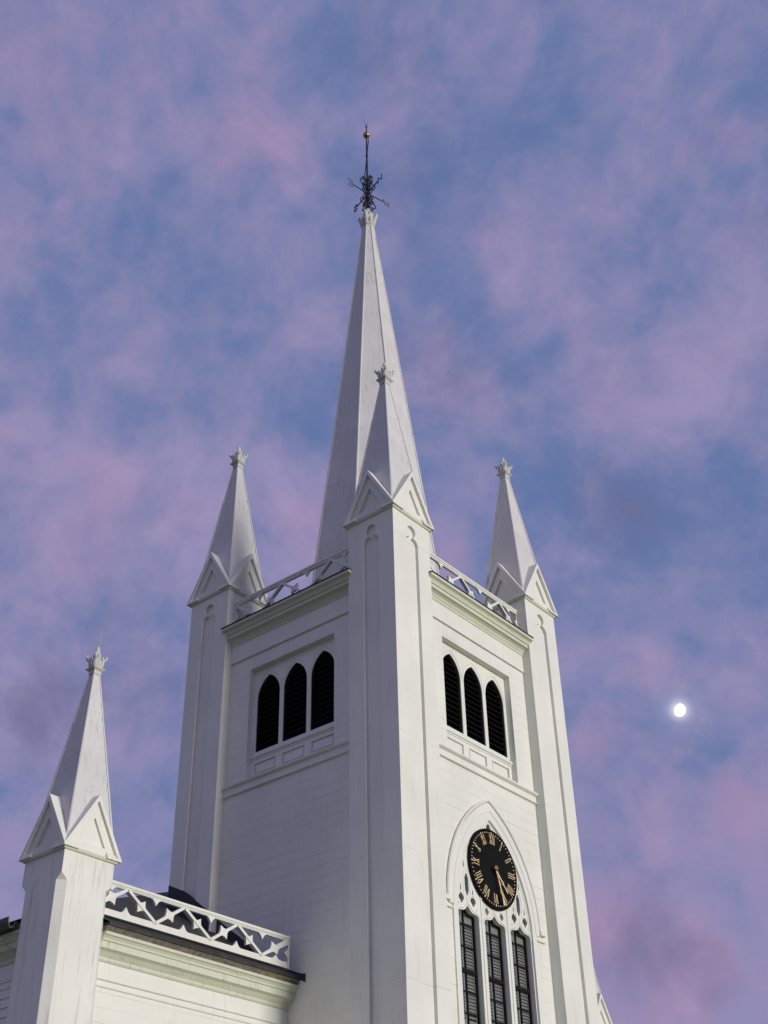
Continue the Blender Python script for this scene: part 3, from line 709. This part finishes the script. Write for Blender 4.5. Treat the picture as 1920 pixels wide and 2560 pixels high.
# ------------------------------------------------------------------ nave
NX, NY, NB = 8.28, -.13, 22.0
MB().box(-NX, -H-.002, NY, NY+.3, GZ, -6.6).build('nave_wall', M_wall, church); MB().box(H+.002, NX, NY, NY+.3, GZ, -6.6).build('nave_wall', M_wall, church)
m_ = MB(); m_.box(-NX, -NX+.3, NY+.3, NB, GZ, -6.6); m_.box(NX-.3, NX, NY+.3, NB, GZ, -6.6); m_.box(-NX+.3, NX-.3, NB-.3, NB, GZ, -6.6)
m_.build('nave_side_wall', M_wall, church)
cb = MB(); z = -7.13
while z > GZ:
    cb.loft([[(-NX, .5, z), (-NX-.008, .5, z), (-NX-.028, .5, z-.15), (-NX, .5, z-.15)], [(-NX, NB, z), (-NX-.008, NB, z), (-NX-.028, NB, z-.15), (-NX, NB, z-.15)]]); z -= .152
cb.build('clapboards', M_trim, church)
CP = [(-.05, -7.05), (.03, -7.05), (.05, -7.02), (.055, -6.985), (.09, -6.95), (.13, -6.91), (.18, -6.888), (.20, -6.882), (.20, -6.775), (.225, -6.772), (.235, -6.735), (.265, -6.70), (.295, -6.69), (.30, -6.645), (-.05, -6.645)]
PATHS = [[(-NX, NB), (-NX, .3)], [(-7.57, NY), (-H-.001, NY)], [(H+.001, NY), (7.57, NY)], [(NX, .3), (NX, NB)]]
for p_ in PATHS: m_ = MB(); m_.sweep(p_, CP); m_.build('nave_cornice', M_corn, church)
for p_ in PATHS[::1]:
    m_ = MB(); m_.sweep(p_, [(-.05, -6.644), (.26, -6.644), (.32, -6.558), (-.05, -6.558)])
    m_.build('eave_board', M_brown, church)
m_ = MB()
FP = [(-.05, -7.335), (.02, -7.335), (.035, -7.325), (.035, -7.30), (.022, -7.29), (.022, -7.055), (-.05, -7.055)]
FQ = [(-.05, -7.445), (.012, -7.445), (.026, -7.435), (.026, -7.415), (.012, -7.40), (.012, -7.34), (-.05, -7.34)]
for p_ in PATHS: m_ = MB(); m_.sweep(p_, FP); m_.sweep(p_, FQ); m_.build('nave_frieze', M_trim, church)
# hip roof
EO = .345; MS, MW = .55, .467
ex, ey, ez = NX+EO+.015, NY-EO, -6.50
hx = ex; hy = ey+hx*MW/MS; hz = ez+hx*MW
m_ = MB()
cn = .6; qx, qy = ex-cn, ey+cn*MW/MS; qz = ez+cn*MW; ax = 7.56
def zf(y): return ez+MS*(y-ey)
def add_roof(m__):
    F = [(-ax, ey, ez), (ax, ey, ez), (qx, qy, qz), (0, hy, hz), (-qx, qy, qz)]
    m__.add(F, [(0, 1, 2, 3, 4)])
    for s_ in (-1, 1):
        S_ = [(s_*ex, .61, ez), (s_*qx, qy, qz), (0, hy, hz), (0, NB+.3, hz), (s_*ex, NB+.3, ez)]
        m__.add(S_, [(0, 1, 2, 3, 4) if s_ < 0 else (4, 3, 2, 1, 0)])
        m__.box(*sorted((s_*(ex-.3), s_*ex)), .61, NB+.3, ez-.055, ez-.003)
    m__.box(-ax, ax, ey, ey+.3, ez-.055, ez-.003)
add_roof(m_); m_.build('nave_roof', M_shin, church)
# flashing where the roof meets tower wall and pier
m_ = MB()
def rz(y): return ez+MS*(y-ey)
fw_ = [(-.60, -6.62), (-.60, -6.46), (-.466, -6.43), (.0, -6.24), (.19, -6.12), (.42, -6.0), (.67, -5.80), (1.2, -5.42), (1.91, -4.90), (1.93, -5.3)]
T = RZ(-math.pi/2)
m_.prism([(-y, z) for y, z in fw_], -H-.006, -H+.05, T)
fp_ = [(1.905, -5.3), (1.905, -4.80), (2.29, -4.507), (2.52, -4.33), (2.735, -4.183), (3.206, -3.96), (3.206, -4.8)]
m_.prism([(-y, z) for y, z in fp_], -P0-.006, -P0+.03, T)
m_.build('flashing', M_flash, church)
# nave corner piers: square head, chamfered shaft
s8 = .82
def make_nave_pier(cx, cy, dz):
    m__ = MB(); hw = .522
    def ring8(c, z):
        return [(-hw+c, -hw, z), (hw-c, -hw, z), (hw, -hw+c, z), (hw, hw-c, z), (hw-c, hw, z), (-hw+c, hw, z), (-hw, hw-c, z), (-hw, -hw+c, z)]
    m__.loft([ring8(.125, GZ-dz), ring8(.125, -6.035), ring8(.125, -6.03), ring8(.004, -5.93), ring8(.004, -5.48)])
    o = m__.build('nave_corner_pier', M_pier2, church); o.location = (cx, cy, dz)
    p = dup(pin0, loc=(cx, cy, -5.484+dz)); p.scale = (s8, s8, s8)
make_nave_pier(-8.085, .085, 0); make_nave_pier(8.05, .085, -.28)
# nave railings
yr = -.30
xs_ = [-7.78, -7.13, -6.47, -5.83, -5.17, -4.52, -3.87, -3.20]
rn = railing(xs_, -6.355, -5.78, .095, .06, yr, .05, -7.78, -3.14, first_top=False, dw=.055, spike=.115)
rn.box(-3.175, -3.135, yr-.04, yr+.05, -6.37, -5.74)
rno = rn.build('nave_railing', M_trim, church)
c = rno.copy(); COL.objects.link(c); c.scale = (-1, 1, 1)
# gutter and cable on the west eave
m_ = MB(); gp = [(-ex-.01, y, -6.50) for y in (.62, NB)]
m_.loft([[(-ex+.02, y, -6.50), (-ex-.005, y, -6.62), (-ex-.09, y, -6.64), (-ex-.13, y, -6.56), (-ex-.135, y, -6.47), (-ex-.12, y, -6.47), (-ex-.115, y, -6.55), (-ex-.085, y, -6.62), (-ex-.01, y, -6.60)] for y in (.60, NB)])
m_.build('gutter', M_gut, church)
m_ = MB(); m_.tube([(-ex-.03, 1.02, -6.44), (-ex-.12, 1.04, -6.45), (-ex-.155, 1.05, -6.52), (-ex-.12, 1.02, -6.66), (-NX-.29, .95, -6.74), (-NX-.20, .80, -6.93), (-NX-.06, .62, -7.02)], .008, 6)
m_.build('cable', M_wire, church)
MB().tube([(-8.085, .085, -1.5), (-8.06, .085, -.98)], .007, 5).build('lightning_rod', M_wire, church)
# ------------------------------------------------------------------ moon: a waning disc far beyond the church
DM = 6000.0
mo = MB(); rad = DM*(17.6/3095.6)*.86
rows, cols_ = 16, 24; rings = []
for i in range(1, rows):
    th = math.pi*i/rows; ring_ = []
    for j in range(cols_):
        ph = 2*math.pi*j/cols_
        x = math.cos(ph)*math.sin(th); y = math.sin(ph)*math.sin(th); z = math.cos(th)
        if x < 0: x *= .70          # gibbous: the shaded limb is cut back
        ring_.append((x*rad, y*rad*.6, z*rad))
    rings.append(ring_)
mo.loft(rings)
mm = mo.build('moon', M_moon, smooth=True)
mm.location = Vector((CX, CY, CZ))+MOON*DM
vz = -MOON; rx = rt.cross(vz).normalized()
upm = (up-vz*up.dot(vz)).normalized(); rtm = upm.cross(vz)
B_ = Matrix((rtm, -vz, upm)).transposed()
mm.rotation_euler = (B_ @ Matrix.Rotation(R(20), 3, 'Y')).to_euler()
mm['label'] = 'bright white gibbous moon in the pink and blue dusk sky'; mm['category'] = 'moon'
